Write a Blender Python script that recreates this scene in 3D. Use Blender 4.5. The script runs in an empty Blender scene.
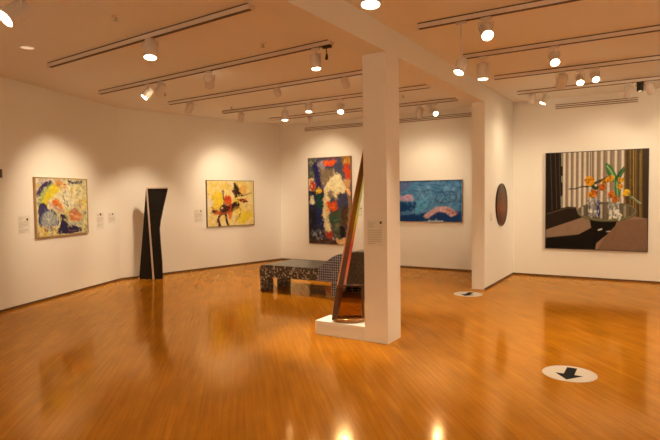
import bpy, bmesh, math, random
import numpy as np
from mathutils import Vector, Matrix
random.seed(7)
SC = bpy.context.scene
COL = SC.collection
PI = math.pi

# ------------------------------------------------------------------ measurements (metres; X along the back wall, Y towards it)
CEIL = 3.572
YB = 11.571            # back wall
COLX0, COLX1, COLY0, COLY1 = -2.902, -2.6075, 5.477, 5.828
BEAMZ = 3.284
A0 = Vector((-7.657, 2.0)); A1 = Vector((-9.57, 7.22)); B1 = Vector((-8.62, YB))
TRACK_Y = [2.49, 4.07, 5.65, 7.23, 8.81, 10.39]
RAILZ = CEIL - 0.062   # underside of the track rails

# ------------------------------------------------------------------ materials
MATS = {}
def nt(name):
    m = bpy.data.materials.new(name); m.use_nodes = True
    t = m.node_tree
    return m, t, t.nodes['Principled BSDF']
def mat(name, col, rough=0.5, metal=0.0, bump=0.0, bscale=60, var=0.0, spec=0.5, trans=0.0):
    if name in MATS: return MATS[name]
    m, t, b = nt(name)
    b.inputs['Base Color'].default_value = (*col, 1)
    b.inputs['Roughness'].default_value = rough
    b.inputs['Metallic'].default_value = metal
    b.inputs['Specular IOR Level'].default_value = spec
    b.inputs['Transmission Weight'].default_value = trans
    tc = t.nodes.new('ShaderNodeTexCoord')
    n = t.nodes.new('ShaderNodeTexNoise'); n.inputs['Scale'].default_value = bscale
    t.links.new(tc.outputs['Object'], n.inputs['Vector'])
    if var:
        mx = t.nodes.new('ShaderNodeMix'); mx.data_type = 'RGBA'
        mx.inputs['A'].default_value = (*[c * (1 - var) for c in col], 1)
        mx.inputs['B'].default_value = (*[min(1, c * (1 + var)) for c in col], 1)
        t.links.new(n.outputs['Fac'], mx.inputs['Factor'])
        t.links.new(mx.outputs['Result'], b.inputs['Base Color'])
    if bump:
        bp = t.nodes.new('ShaderNodeBump'); bp.inputs['Strength'].default_value = bump; bp.inputs['Distance'].default_value = 0.002
        t.links.new(n.outputs['Fac'], bp.inputs['Height'])
        t.links.new(bp.outputs['Normal'], b.inputs['Normal'])
    MATS[name] = m
    return m
def emit(name, col, s):
    m, t, b = nt(name)
    b.inputs['Base Color'].default_value = (*col, 1)
    b.inputs['Emission Color'].default_value = (*col, 1)
    b.inputs['Emission Strength'].default_value = s
    MATS[name] = m
    return m

WALL = mat('wall_paint', (0.86, 0.83, 0.78), 0.75, bump=0.15, bscale=220, spec=0.25)
CEILM = mat('ceiling_paint', (0.88, 0.84, 0.78), 0.85, bump=0.1, bscale=150, spec=0.2)
COLM = mat('column_paint', (0.86, 0.81, 0.77), 0.7, bump=0.1, bscale=200, spec=0.25)
BASEB = mat('baseboard_wood', (0.11, 0.05, 0.02), 0.45, var=0.2, bscale=9)
RAILM = mat('rail_enamel', (0.80, 0.72, 0.66), 0.5)
DARK = mat('dark_slot', (0.10, 0.055, 0.035), 0.6)
LAMPW = mat('lamp_white_enamel', (0.74, 0.67, 0.63), 0.4)
BLACKM = mat('black_enamel', (0.012, 0.011, 0.010), 0.4)
STEEL = mat('brushed_steel', (0.5, 0.47, 0.42), 0.35, metal=1.0)
GLOWM = emit('lamp_glow', (1.0, 0.80, 0.50), 26.0)
GLOWD = emit('lamp_glow_dim', (1.0, 0.80, 0.50), 3.0)
LABELM = mat('label_card', (0.78, 0.75, 0.70), 0.6)
INKM = mat('label_ink', (0.50, 0.42, 0.36), 0.6)
DOTM = mat('label_square', (0.03, 0.018, 0.012), 0.6)

def floor_material():
    m, t, b = nt('maple_strip_floor')
    L = t.links.new
    tc = t.nodes.new('ShaderNodeTexCoord')
    mp = t.nodes.new('ShaderNodeMapping'); mp.inputs['Rotation'].default_value = (0, 0, math.radians(-131))
    L(tc.outputs['Object'], mp.inputs['Vector'])
    br = t.nodes.new('ShaderNodeTexBrick')
    br.inputs['Color1'].default_value = (0.0, 0.0, 0.0, 1); br.inputs['Color2'].default_value = (1, 1, 1, 1)
    br.inputs['Mortar'].default_value = (0.5, 0.5, 0.5, 1)
    br.inputs['Scale'].default_value = 1.0; br.inputs['Mortar Size'].default_value = 0.0009
    br.inputs['Mortar Smooth'].default_value = 0.1; br.inputs['Bias'].default_value = 0
    br.inputs['Brick Width'].default_value = 0.85; br.inputs['Row Height'].default_value = 0.058
    br.offset = 0.37; br.offset_frequency = 3; br.squash = 1.0
    L(mp.outputs['Vector'], br.inputs['Vector'])
    cr = t.nodes.new('ShaderNodeValToRGB')
    cr.color_ramp.elements[0].position = 0.0; cr.color_ramp.elements[0].color = (0.445, 0.156, 0.006, 1)
    cr.color_ramp.elements[1].position = 1.0; cr.color_ramp.elements[1].color = (0.485, 0.180, 0.009, 1)
    L(br.outputs['Color'], cr.inputs['Fac'])
    # long grain in each strip
    mg = t.nodes.new('ShaderNodeMapping'); mg.inputs['Scale'].default_value = (1.6, 34, 1)
    L(mp.outputs['Vector'], mg.inputs['Vector'])
    ng = t.nodes.new('ShaderNodeTexNoise'); ng.inputs['Scale'].default_value = 1.0; ng.inputs['Detail'].default_value = 4
    L(mg.outputs['Vector'], ng.inputs['Vector'])
    r1 = t.nodes.new('ShaderNodeMapRange'); r1.inputs['From Min'].default_value = 0.3; r1.inputs['From Max'].default_value = 0.7
    r1.inputs['To Min'].default_value = 0.84; r1.inputs['To Max'].default_value = 1.12
    L(ng.outputs['Fac'], r1.inputs['Value'])
    # old wear in broad patches
    mw = t.nodes.new('ShaderNodeMapping'); mw.inputs['Scale'].default_value = (1.1, 3.0, 1)
    L(mp.outputs['Vector'], mw.inputs['Vector'])
    nw = t.nodes.new('ShaderNodeTexNoise'); nw.inputs['Scale'].default_value = 1.5; nw.inputs['Detail'].default_value = 6
    L(mw.outputs['Vector'], nw.inputs['Vector'])
    r2 = t.nodes.new('ShaderNodeMapRange'); r2.inputs['From Min'].default_value = 0.3; r2.inputs['From Max'].default_value = 0.7
    r2.inputs['To Min'].default_value = 0.84; r2.inputs['To Max'].default_value = 1.10
    L(nw.outputs['Fac'], r2.inputs['Value'])
    mu = t.nodes.new('ShaderNodeMath'); mu.operation = 'MULTIPLY'
    L(r1.outputs['Result'], mu.inputs[0]); L(r2.outputs['Result'], mu.inputs[1])
    hs = t.nodes.new('ShaderNodeMix'); hs.data_type = 'RGBA'; hs.blend_type = 'MULTIPLY'; hs.inputs['Factor'].default_value = 1
    cb = t.nodes.new('ShaderNodeCombineColor')
    for k in ('Red', 'Green', 'Blue'): L(mu.outputs['Value'], cb.inputs[k])
    L(cr.outputs['Color'], hs.inputs['A']); L(cb.outputs['Color'], hs.inputs['B'])
    dk = t.nodes.new('ShaderNodeMix'); dk.data_type = 'RGBA'
    dk.inputs['B'].default_value = (0.22, 0.08, 0.012, 1)
    L(hs.outputs['Result'], dk.inputs['A']); L(br.outputs['Fac'], dk.inputs['Factor'])
    L(dk.outputs['Result'], b.inputs['Base Color'])
    rr = t.nodes.new('ShaderNodeMapRange'); rr.inputs['From Min'].default_value = 0.3; rr.inputs['From Max'].default_value = 0.7
    rr.inputs['To Min'].default_value = 0.30; rr.inputs['To Max'].default_value = 0.42
    L(nw.outputs['Fac'], rr.inputs['Value']); L(rr.outputs['Result'], b.inputs['Roughness'])
    b.inputs['Specular IOR Level'].default_value = 0.0
    # amber varnish: a tinted mirror coat laid over the wood by Fresnel
    gl = t.nodes.new('ShaderNodeBsdfGlossy'); gl.inputs['Color'].default_value = (1.0, 0.74, 0.40, 1); gl.inputs['Roughness'].default_value = 0.11
    fr = t.nodes.new('ShaderNodeFresnel'); fr.inputs['IOR'].default_value = 1.6
    mxs = t.nodes.new('ShaderNodeMixShader')
    L(fr.outputs['Fac'], mxs.inputs['Fac']); L(b.outputs['BSDF'], mxs.inputs[1]); L(gl.outputs['BSDF'], mxs.inputs[2])
    L(mxs.outputs['Shader'], t.nodes['Material Output'].inputs['Surface'])
    # strips are slightly cupped, the varnish slightly wavy
    n3 = t.nodes.new('ShaderNodeTexNoise'); n3.inputs['Scale'].default_value = 4.0; n3.inputs['Detail'].default_value = 1
    L(mp.outputs['Vector'], n3.inputs['Vector'])
    ad = t.nodes.new('ShaderNodeMath'); ad.operation = 'ADD'
    L(n3.outputs['Fac'], ad.inputs[0])
    ms = t.nodes.new('ShaderNodeMath'); ms.operation = 'MULTIPLY'; ms.inputs[1].default_value = 0.0
    L(br.outputs['Color'], ms.inputs[0]); L(ms.outputs['Value'], ad.inputs[1])
    bp = t.nodes.new('ShaderNodeBump'); bp.inputs['Strength'].default_value = 0.07; bp.inputs['Distance'].default_value = 0.003
    L(ad.outputs['Value'], bp.inputs['Height']); L(bp.outputs['Normal'], gl.inputs['Normal']); L(bp.outputs['Normal'], fr.inputs['Normal'])
    return m
FLOORM = floor_material()

def mosaic_material(name, c1, c2, c3, scale, rnd=1.0, grout=(0.30, 0.28, 0.27)):
    m, t, b = nt(name)
    L = t.links.new
    tc = t.nodes.new('ShaderNodeTexCoord')
    vo = t.nodes.new('ShaderNodeTexVoronoi'); vo.inputs['Scale'].default_value = scale; vo.inputs['Randomness'].default_value = rnd
    vo.distance = 'CHEBYCHEV' if rnd < 0.5 else 'EUCLIDEAN'
    mpp = t.nodes.new('ShaderNodeMapping'); mpp.inputs['Location'].default_value = (0.013, 0.013, 0.013)
    L(tc.outputs['Object'], mpp.inputs['Vector']); L(mpp.outputs['Vector'], vo.inputs['Vector'])
    sp = t.nodes.new('ShaderNodeSeparateColor'); L(vo.outputs['Color'], sp.inputs['Color'])
    cr = t.nodes.new('ShaderNodeValToRGB'); cr.color_ramp.interpolation = 'CONSTANT'
    e = cr.color_ramp.elements
    e[0].position = 0; e[0].color = (*c1, 1); e[1].position = 0.62; e[1].color = (*c2, 1)
    x = e.new(0.86); x.color = (*c3, 1)
    L(sp.outputs['Red'], cr.inputs['Fac'])
    v2 = t.nodes.new('ShaderNodeTexVoronoi'); v2.feature = 'DISTANCE_TO_EDGE' ; v2.inputs['Scale'].default_value = scale; v2.inputs['Randomness'].default_value = rnd
    L(mpp.outputs['Vector'], v2.inputs['Vector'])
    lt = t.nodes.new('ShaderNodeMath'); lt.operation = 'LESS_THAN'; lt.inputs[1].default_value = 0.09
    L(v2.outputs['Distance'], lt.inputs[0])
    mx = t.nodes.new('ShaderNodeMix'); mx.data_type = 'RGBA'; mx.inputs['B'].default_value = (*grout, 1)
    L(lt.outputs['Value'], mx.inputs['Factor']); L(cr.outputs['Color'], mx.inputs['A'])
    L(mx.outputs['Result'], b.inputs['Base Color'])
    b.inputs['Roughness'].default_value = 0.28
    bp = t.nodes.new('ShaderNodeBump'); bp.inputs['Strength'].default_value = 0.4; bp.inputs['Distance'].default_value = 0.002; bp.invert = True
    L(lt.outputs['Value'], bp.inputs['Height']); L(bp.outputs['Normal'], b.inputs['Normal'])
    MATS[name] = m
    return m
MOS_BW = mosaic_material('mosaic_black_white', (0.022, 0.020, 0.024), (0.55, 0.52, 0.50), (0.16, 0.16, 0.20), 30, 0.75, (0.16, 0.145, 0.14))
MOS_BLUE = mosaic_material('mosaic_blue_grey', (0.035, 0.045, 0.10), (0.09, 0.11, 0.22), (0.02, 0.025, 0.045), 24, 0.12, (0.50, 0.56, 0.80))
MOS_TOP = mosaic_material('mosaic_dark_top', (0.035, 0.028, 0.022), (0.07, 0.06, 0.05), (0.05, 0.04, 0.03), 40, 0.5, (0.07, 0.06, 0.05))

def ramp_material(name, axis, stops, rough=0.2, metal=0.6, trans=0.0, noise=0.0, coat=0.0):
    m, t, b = nt(name)
    L = t.links.new
    tc = t.nodes.new('ShaderNodeTexCoord'); sp = t.nodes.new('ShaderNodeSeparateXYZ')
    L(tc.outputs['Object'], sp.inputs['Vector'])
    cr = t.nodes.new('ShaderNodeValToRGB'); e = cr.color_ramp.elements
    while len(e) > 1: e.remove(e[-1])
    e[0].position = stops[0][0]; e[0].color = (*stops[0][1], 1)
    for p_, c in stops[1:]:
        x = e.new(p_); x.color = (*c, 1)
    mr = t.nodes.new('ShaderNodeMapRange'); mr.inputs['From Max'].default_value = 2.6
    L(sp.outputs[axis], mr.inputs['Value'])
    out = mr.outputs['Result']
    if noise:
        n = t.nodes.new('ShaderNodeTexNoise'); n.inputs['Scale'].default_value = 6; n.inputs['Detail'].default_value = 3
        L(tc.outputs['Object'], n.inputs['Vector'])
        a = t.nodes.new('ShaderNodeMath'); a.operation = 'MULTIPLY_ADD'; a.inputs[1].default_value = noise
        L(n.outputs['Fac'], a.inputs[0]); L(out, a.inputs[2]); 
        s = t.nodes.new('ShaderNodeMath'); s.operation = 'SUBTRACT'; s.inputs[1].default_value = noise / 2
        L(a.outputs['Value'], s.inputs[0]); out = s.outputs['Value']
    L(out, cr.inputs['Fac']); L(cr.outputs['Color'], b.inputs['Base Color'])
    b.inputs['Roughness'].default_value = rough; b.inputs['Metallic'].default_value = metal
    b.inputs['Transmission Weight'].default_value = trans; b.inputs['Specular IOR Level'].default_value = 0.25
    b.inputs['Coat Weight'].default_value = coat; b.inputs['Coat Roughness'].default_value = 0.05
    MATS[name] = m
    return m

# ------------------------------------------------------------------ mesh helpers
class MB:
    """collects shapes, linked as ONE mesh object"""
    def __init__(s): s.bm = bmesh.new()
    def box(s, c, size, R=None, bevel=0.0):
        r = bmesh.ops.create_cube(s.bm, size=1.0)
        M = Matrix.Translation(Vector(c)) @ (R.to_4x4() if R else Matrix.Identity(4)) @ Matrix.Diagonal((*size, 1))
        bmesh.ops.transform(s.bm, matrix=M, verts=r['verts'])
        if bevel:
            es = list({e for v in r['verts'] for e in v.link_edges})
            bmesh.ops.bevel(s.bm, geom=es, offset=bevel, segments=2, affect='EDGES')
        return s
    def bx(s, x0, x1, y0, y1, z0, z1, bevel=0.0):
        return s.box(((x0 + x1) / 2, (y0 + y1) / 2, (z0 + z1) / 2), (x1 - x0, y1 - y0, z1 - z0), None, bevel)
    def cyl(s, a, b, r0, r1=None, n=20, cap=True):
        a, b = Vector(a), Vector(b); d = b - a
        r1 = r0 if r1 is None else r1
        r = bmesh.ops.create_cone(s.bm, cap_ends=cap, segments=n, radius1=r0, radius2=r1, depth=d.length)
        M = Matrix.Translation((a + b) / 2) @ Vector((0, 0, 1)).rotation_difference(d).to_matrix().to_4x4()
        bmesh.ops.transform(s.bm, matrix=M, verts=r['verts'])
        return s
    def lathe(s, prof, axis_a, axis_d, n=24):
        """prof: (distance along axis, radius) list, revolved about the axis"""
        q = Vector((0, 0, 1)).rotation_difference(Vector(axis_d)).to_matrix(); o = Vector(axis_a)
        rings = []
        for h, r in prof:
            rings.append([s.bm.verts.new(o + q @ Vector((r * math.cos(2 * PI * k / n), r * math.sin(2 * PI * k / n), h))) for k in range(n)])
        for i in range(len(rings) - 1):
            for k in range(n):
                s.bm.faces.new((rings[i][k], rings[i][(k + 1) % n], rings[i + 1][(k + 1) % n], rings[i + 1][k]))
        return s
    def prism(s, pts, off):
        """closed polygon (3D points) extruded by the vector off"""
        off = Vector(off)
        a = [s.bm.verts.new(Vector(p_)) for p_ in pts]; b = [s.bm.verts.new(Vector(p_) + off) for p_ in pts]
        s.bm.faces.new(a); s.bm.faces.new(b[::-1])
        for i in range(len(a)):
            j = (i + 1) % len(a)
            s.bm.faces.new((a[i], b[i], b[j], a[j]))
        return s
    def tube(s, pts, r, n=10, closed=False):
        pts = [Vector(p_) for p_ in pts]; N = len(pts); rings = []
        for i, p_ in enumerate(pts):
            t = (pts[(i + 1) % N] - pts[i - 1]) if closed else (pts[min(i + 1, N - 1)] - pts[max(i - 1, 0)])
            t.normalize()
            u = t.orthogonal().normalized() if i == 0 or abs(t.z) > 0.95 else t.cross(Vector((0, 0, 1))).normalized()
            if i == 0 and abs(t.z) <= 0.95: u = t.cross(Vector((0, 0, 1))).normalized()
            w = t.cross(u)
            rr = r[i] if isinstance(r, (list, tuple)) else r
            rings.append([s.bm.verts.new(p_ + (u * math.cos(2 * PI * k / n) + w * math.sin(2 * PI * k / n)) * rr) for k in range(n)])
        M = N if closed else N - 1
        for i in range(M):
            A, B = rings[i], rings[(i + 1) % N]
            for k in range(n):
                s.bm.faces.new((A[k], A[(k + 1) % n], B[(k + 1) % n], B[k]))
        if not closed:
            s.bm.faces.new(rings[0][::-1]); s.bm.faces.new(rings[-1])
        return s
    def build(s, name, m, parent=None, smooth=False, loc=None, rz=0):
        bmesh.ops.recalc_face_normals(s.bm, faces=s.bm.faces)
        me = bpy.data.meshes.new(name); s.bm.to_mesh(me); s.bm.free()
        me.materials.append(m)
        if smooth:
            for f in me.polygons: f.use_smooth = True
            me.set_sharp_from_angle(angle=math.radians(35))
        o = bpy.data.objects.new(name, me); COL.objects.link(o)
        if parent: o.parent = parent
        if loc is not None: o.location = loc
        if rz: o.rotation_euler.z = rz
        return o
def tag(o, label, cat, group=None, kind=None):
    o['label'] = label; o['category'] = cat
    if group: o['group'] = group
    if kind: o['kind'] = kind
    return o
def thing(name, label, cat, loc=(0, 0, 0), rz=0.0, group=None):
    o = bpy.data.objects.new(name, None); COL.objects.link(o)
    o.location = loc; o.rotation_euler = (0, 0, rz); o.empty_display_size = 0.1
    return tag(o, label, cat, group)
def struct(o):
    o['kind'] = 'structure'; return o

# ------------------------------------------------------------------ the room
XR, YF = 5.0, -4.0
def wall_between(name, P, Q, z0=0, z1=CEIL, th=0.2, m=WALL):
    """wall whose room face runs from P to Q (room on the right of P->Q), thickness outwards"""
    P, Q = Vector(P), Vector(Q); d = (Q - P).normalized(); n = Vector((-d.y, d.x))
    b = MB(); b.prism([(P.x, P.y, z0), (Q.x, Q.y, z0), (Q.x + n.x * th, Q.y + n.y * th, z0), (P.x + n.x * th, P.y + n.y * th, z0)], (0, 0, z1 - z0))
    return struct(b.build(name, m))
struct(MB().bx(-10.4, XR + .2, YF - .2, YB + .2, -0.1, 0).build('floor', FLOORM))
struct(MB().bx(-10.4, XR + .2, YF - .2, YB + .2, CEIL, CEIL + 0.1).build('ceiling', CEILM))
wall_between('wall_left', A0, A1)
wall_between('wall_left_rear', A1, B1)
wall_between('wall_back', B1, (XR, YB))
wall_between('wall_right', (XR, YB), (XR, YF))
wall_between('wall_front', (XR, YF), (A0.x, YF))
wall_between('wall_left_front', (A0.x, YF), A0)
struct(MB().bx(-2.835, COLX1, 9.429, YB, 0, BEAMZ).build('wall_partition', WALL))
struct(MB().bx(COLX0, COLX1, COLY0, COLY1, 0, BEAMZ).build('column', COLM))
struct(MB().bx(COLX0, COLX1, YF, YB, BEAMZ, CEIL).build('ceiling_beam', WALL))
def baseboard(name, P, Q):
    P, Q = Vector(P), Vector(Q); d = (Q - P).normalized(); n = Vector((d.y, -d.x)) * 0.014
    b = MB(); b.prism([(P.x, P.y, 0), (Q.x, Q.y, 0), (Q.x + n.x, Q.y + n.y, 0), (P.x + n.x, P.y + n.y, 0)], (0, 0, 0.030))
    return struct(b.build(name, BASEB))
baseboard('baseboard_left', A0, A1); baseboard('baseboard_left_rear', A1, B1)
baseboard('baseboard_back', B1, (-2.835, YB)); baseboard('baseboard_back_right', (COLX1, YB), (XR, YB))
baseboard('baseboard_partition', (COLX1, 9.429), (COLX1, YB))
baseboard('baseboard_right', (XR, YB), (XR, YF))

# ------------------------------------------------------------------ painting in Python: colour fields on a fine mesh
def lin(c):
    c = np.asarray(c, float) / 255.0
    return np.where(c <= 0.04045, c / 12.92, ((c + 0.055) / 1.055) ** 2.4)
LIGHT = lin((240, 214, 172))
def alb(c): return np.clip(lin(c) / LIGHT * 0.78, 0.002, 0.85)
class Painter:
    SS = 3
    def __init__(s, w, h, base, seed=1):
        s.w, s.h = w * s.SS, h * s.SS
        s.a = np.empty((s.h, s.w, 3)); s.a[:] = alb(base)
        y, x = np.mgrid[0:s.h, 0:s.w]
        s.u = (x + 0.5) / s.w; s.v = (y + 0.5) / s.h; s.asp = h / w
        s.rng = np.random.default_rng(seed)
        s.wob = s.field(9) + .45 * s.field(31); s.wob2 = s.field(9) + .45 * s.field(31)
        s.amp = 0.0; s.du = 0.0
    def field(s, n):
        """smooth random field -1..1"""
        g = s.rng.uniform(-1, 1, (n + 2, n + 2))
        X = s.u * n; Y = s.v * n; i = X.astype(int); j = Y.astype(int)
        fx = X - i; fy = Y - j; fx = fx * fx * (3 - 2 * fx); fy = fy * fy * (3 - 2 * fy)
        return (g[j, i] * (1 - fx) + g[j, i + 1] * fx) * (1 - fy) + (g[j + 1, i] * (1 - fx) + g[j + 1, i + 1] * fx) * fy
    def uv(s): return s.u - s.du + s.wob * s.amp, s.v + s.wob2 * s.amp
    def put(s, mask, c, op=1.0):
        s.a[mask] = s.a[mask] * (1 - op) + alb(c) * op
        return s
    def poly(s, pts, c, op=1.0):
        u, v = s.uv(); m = np.zeros(u.shape, bool); n = len(pts)
        for i in range(n):
            x0, y0 = pts[i]; x1, y1 = pts[(i + 1) % n]
            if y0 == y1: continue
            k = ((y0 > v) != (y1 > v)) & (u < (x1 - x0) * (v - y0) / (y1 - y0) + x0)
            m ^= k
        return s.put(m, c, op)
    def ell(s, cx, cy, rx, ry, c, rot=0.0, op=1.0, ring=None):
        u, v = s.uv(); du = u - cx; dv = (v - cy) * s.asp; r = math.radians(rot)
        a = du * math.cos(r) + dv * math.sin(r); b = -du * math.sin(r) + dv * math.cos(r)
        q = (a / rx) ** 2 + (b / (ry * s.asp)) ** 2
        m = q < 1
        if ring: m &= q > (1 - ring) ** 2
        return s.put(m, c, op)
    def line(s, pts, w, c, op=1.0):
        u, v = s.uv()
        for (x0, y0), (x1, y1) in zip(pts, pts[1:]):
            dx, dy = x1 - x0, (y1 - y0) * s.asp; L = dx * dx + dy * dy + 1e-9
            t = np.clip(((u - x0) * dx + (v - y0) * s.asp * dy) / L, 0, 1)
            d = np.hypot(u - x0 - t * dx, (v - y0) * s.asp - t * dy)
            s.put(d < w / 2, c, op)
        return s
    def dabs(s, n, box, cols, size=(0.02, 0.05), op=0.8, ang=(0, 180)):
        for _ in range(n):
            c = cols[s.rng.integers(len(cols))]
            x = s.rng.uniform(box[0], box[2]) + s.du; y = s.rng.uniform(box[1], box[3])
            L = s.rng.uniform(*size)
            a = math.radians(s.rng.uniform(*ang)); dx = math.cos(a) * L; dy = math.sin(a) * L / s.asp
            r = L * s.rng.uniform(0.25, 0.6)
            m = (abs(s.u - x) < L * 2) & (abs(s.v - y) < L * 2 / s.asp)
            if not m.any(): continue
            u = s.u[m]; v = s.v[m]; LL = dx * dx + (dy * s.asp) ** 2 + 1e-9
            t = np.clip(((u - x) * dx + (v - y) * s.asp * dy * s.asp) / LL, -0.5, 0.5)
            d = np.hypot(u - x - t * dx, (v - y) * s.asp - t * dy * s.asp)
            idx = np.where(m); k = d < r / 2
            s.a[idx[0][k], idx[1][k]] = s.a[idx[0][k], idx[1][k]] * (1 - op) + alb(c) * op
        return s
    def scumble(s, n, size=(0.02, 0.05), jit=0.35, op=0.7, drift=0.03, box=(0, 0, 1, 1)):
        """brush dabs that drag the colours already on the canvas about, each a little lighter or darker"""
        for _ in range(n):
            x = s.rng.uniform(box[0], box[2]); y = s.rng.uniform(box[1], box[3]); L = s.rng.uniform(*size)
            sx = min(max(x + s.rng.uniform(-drift, drift), 0), .999); sy = min(max(y + s.rng.uniform(-drift, drift) / s.asp, 0), .999)
            c = s.a[int(sy * s.h), int(sx * s.w)] * math.exp(s.rng.normal(0, jit)) * np.exp(s.rng.normal(0, jit * .25, 3))
            a = s.rng.uniform(0, PI); dx, dy = math.cos(a), math.sin(a); r = L * s.rng.uniform(.2, .45)
            i0, i1 = int(max(0, (x - L) * s.w)), int(min(s.w, (x + L) * s.w + 1)); j0, j1 = int(max(0, (y - L / s.asp) * s.h)), int(min(s.h, (y + L / s.asp) * s.h + 1))
            if i1 <= i0 or j1 <= j0: continue
            u = s.u[j0:j1, i0:i1] - x; v = (s.v[j0:j1, i0:i1] - y) * s.asp
            t = np.clip(u * dx + v * dy, -L / 2, L / 2); m = np.hypot(u - t * dx, v - t * dy) < r / 2
            q = s.a[j0:j1, i0:i1]; q[m] = q[m] * (1 - op) + np.clip(c, .002, .85) * op
        return s
    def tone(s, r, g, b):
        s.a = np.clip(s.a * np.array([r, g, b]), .001, .9); return s
    def mottle(s, n, k):
        s.a *= (1 + s.field(n) * k)[..., None]; s.a = np.clip(s.a, 0.001, 0.9); return s
    def result(s):
        h, w = s.h // s.SS, s.w // s.SS
        return s.a.reshape(h, s.SS, w, s.SS, 3).mean(axis=(1, 3))

def paint_material(name, rough=0.45, grain=0.25):
    m, t, b = nt(name)
    a = t.nodes.new('ShaderNodeVertexColor'); a.layer_name = 'paint'
    t.links.new(a.outputs['Color'], b.inputs['Base Color'])
    b.inputs['Roughness'].default_value = rough; b.inputs['Specular IOR Level'].default_value = 0.15
    tc = t.nodes.new('ShaderNodeTexCoord'); n = t.nodes.new('ShaderNodeTexNoise'); n.inputs['Scale'].default_value = 90
    t.links.new(tc.outputs['Object'], n.inputs['Vector'])
    bp = t.nodes.new('ShaderNodeBump'); bp.inputs['Strength'].default_value = grain; bp.inputs['Distance'].default_value = 0.002
    t.links.new(n.outputs['Fac'], bp.inputs['Height']); t.links.new(bp.outputs['Normal'], b.inputs['Normal'])
    return m
PAINTM = paint_material('oil_paint')
def canvas(parent, W, H, depth, img, edge, z0=0.0, inset=0.0, name='canvas', m=None):
    """stretched canvas: front in the local plane y=-depth, x from 0 to W, z from z0 to z0+H; colours per face"""
    h, w = img.shape[:2]
    vs = []; fs = []; cols = []
    for j in range(h + 1):
        for i in range(w + 1):
            vs.append((W * i / w, -depth, z0 + H * (1 - j / h)))
    for j in range(h):
        for i in range(w):
            a = j * (w + 1) + i
            fs.append((a, a + w + 1, a + w + 2, a + 1)); cols.append(img[j, i])
    k = len(vs)
    c = [(0, -depth, z0), (W, -depth, z0), (W, -depth, z0 + H), (0, -depth, z0 + H)]
    vs += c + [(x, 0, z) for x, _, z in c]
    e = alb(edge)
    for q in ((0, 4, 5, 1), (1, 5, 6, 2), (2, 6, 7, 3), (3, 7, 4, 0), (4, 7, 6, 5)):
        fs.append(tuple(k + v for v in q)); cols.append(e)
    me = bpy.data.meshes.new(name); me.from_pydata(vs, [], fs); me.update()
    at = me.color_attributes.new('paint', 'FLOAT_COLOR', 'CORNER')
    buf = np.ones((len(me.loops), 4), np.float32)
    counts = np.array([len(f) for f in fs]); buf[:, :3] = np.repeat(np.array(cols), counts, axis=0)
    at.data.foreach_set('color', buf.ravel())
    me.materials.append(m or PAINTM)
    o = bpy.data.objects.new(name, me); COL.objects.link(o); o.parent = parent
    return o
def frame(parent, W, H, depth, fw, m, z0=0.0, name='frame', ov=0.0, y0=0.0):
    """moulding round the canvas; ov = how far it laps over the canvas front"""
    b = MB()
    for x0, x1, a, c in ((-fw, W + fw, -fw, ov), (-fw, W + fw, H - ov, H + fw)):
        b.bx(x0, x1, -depth, -y0, z0 + a, z0 + c)
    for x0, x1 in ((-fw, ov), (W - ov, W + fw)):
        b.bx(x0, x1, -depth, -y0, z0 + ov, z0 + H - ov)
    return b.build(name, m, parent)
def on_wall(P, Q, u, z):
    """position and rotation so that local +x runs along P->Q and local -y faces the room"""
    P, Q = Vector(P), Vector(Q); d = (Q - P).normalized()
    w = P + d * u
    return (w.x, w.y, z), math.atan2(d.y, d.x)
SA0 = Vector((-8.5, 4.3))     # reference point on the left wall for the measured offsets

# --- 1. square abstract on the left wall
p = Painter(88, 66, (226, 205, 150), 3); p.amp = 0.012
p = p.poly([(0, 0), (.62, 0), (.3, .12), (.1, .4), (0, .5)], (205, 180, 158))
p.dabs(260, (0, 0, 1, 1), [(238, 222, 180), (228, 190, 90), (245, 232, 205), (205, 150, 70), (190, 175, 150), (235, 205, 60), (150, 140, 120)], (0.02, 0.07), .75)
p.line([(.05, .28), (.09, .18), (.17, .11), (.27, .08)], .06, (70, 50, 85))
p.line([(.08, .44), (.13, .30), (.24, .19), (.36, .13)], .10, (165, 170, 95))
p.line([(.17, .44), (.22, .30), (.32, .20), (.42, .15)], .12, (226, 192, 45))
p.line([(.40, .07), (.52, .12), (.56, .2)], .09, (222, 150, 85))
p.ell(.36, .42, .07, .08, (222, 105, 35)).ell(.45, .5, .09, .05, (228, 130, 55), 40)
p.line([(.24, .44), (.40, .56), (.5, .60)], .03, (205, 150, 130))
p.poly([(.48, .15), (.68, .2), (.72, .48), (.60, .56), (.5, .46)], (236, 220, 185), .7)
p.line([(.52, .25), (.53, .40)], .02, (60, 45, 60)).line([(.57, .42), (.60, .5)], .02, (70, 60, 75)).line([(.68, .18), (.67, .34)], .03, (225, 180, 50))
p.line([(.62, .04), (.72, .08), (.90, .05)], .035, (55, 45, 70)).line([(.62, .06), (.64, .13)], .03, (60, 50, 80))
p.poly([(.60, .62), (.75, .50), (.87, .66), (.84, .78), (.64, .76)], (214, 122, 72)).line([(.66, .64), (.8, .7)], .03, (232, 170, 120))
p.ell(.12, .56, .09, .13, (70, 55, 95)).ell(.22, .74, .19, .20, (105, 105, 125))
p.ell(.23, .73, .15, .16, (165, 160, 150), 0, .9).ell(.22, .74, .19, .20, (60, 55, 90), 0, 1, .12)
for k in range(6): p.line([(.10 + .04 * k, .62), (.32 - .03 * k, .86)], .012, (215, 205, 180) if k % 2 else (90, 85, 110))
p.line([(.40, .62), (.33, .98)], .02, (225, 215, 190))
p.poly([(.44, .62), (.56, .66), (.60, .82), (.88, .90), (.88, .98), (.36, 1.0), (.44, .80)], (44, 36, 66))
p.line([(.52, .74), (.66, .86)], .02, (200, 175, 130)).line([(.6, .93), (.75, .95)], .025, (120, 80, 90))
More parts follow.
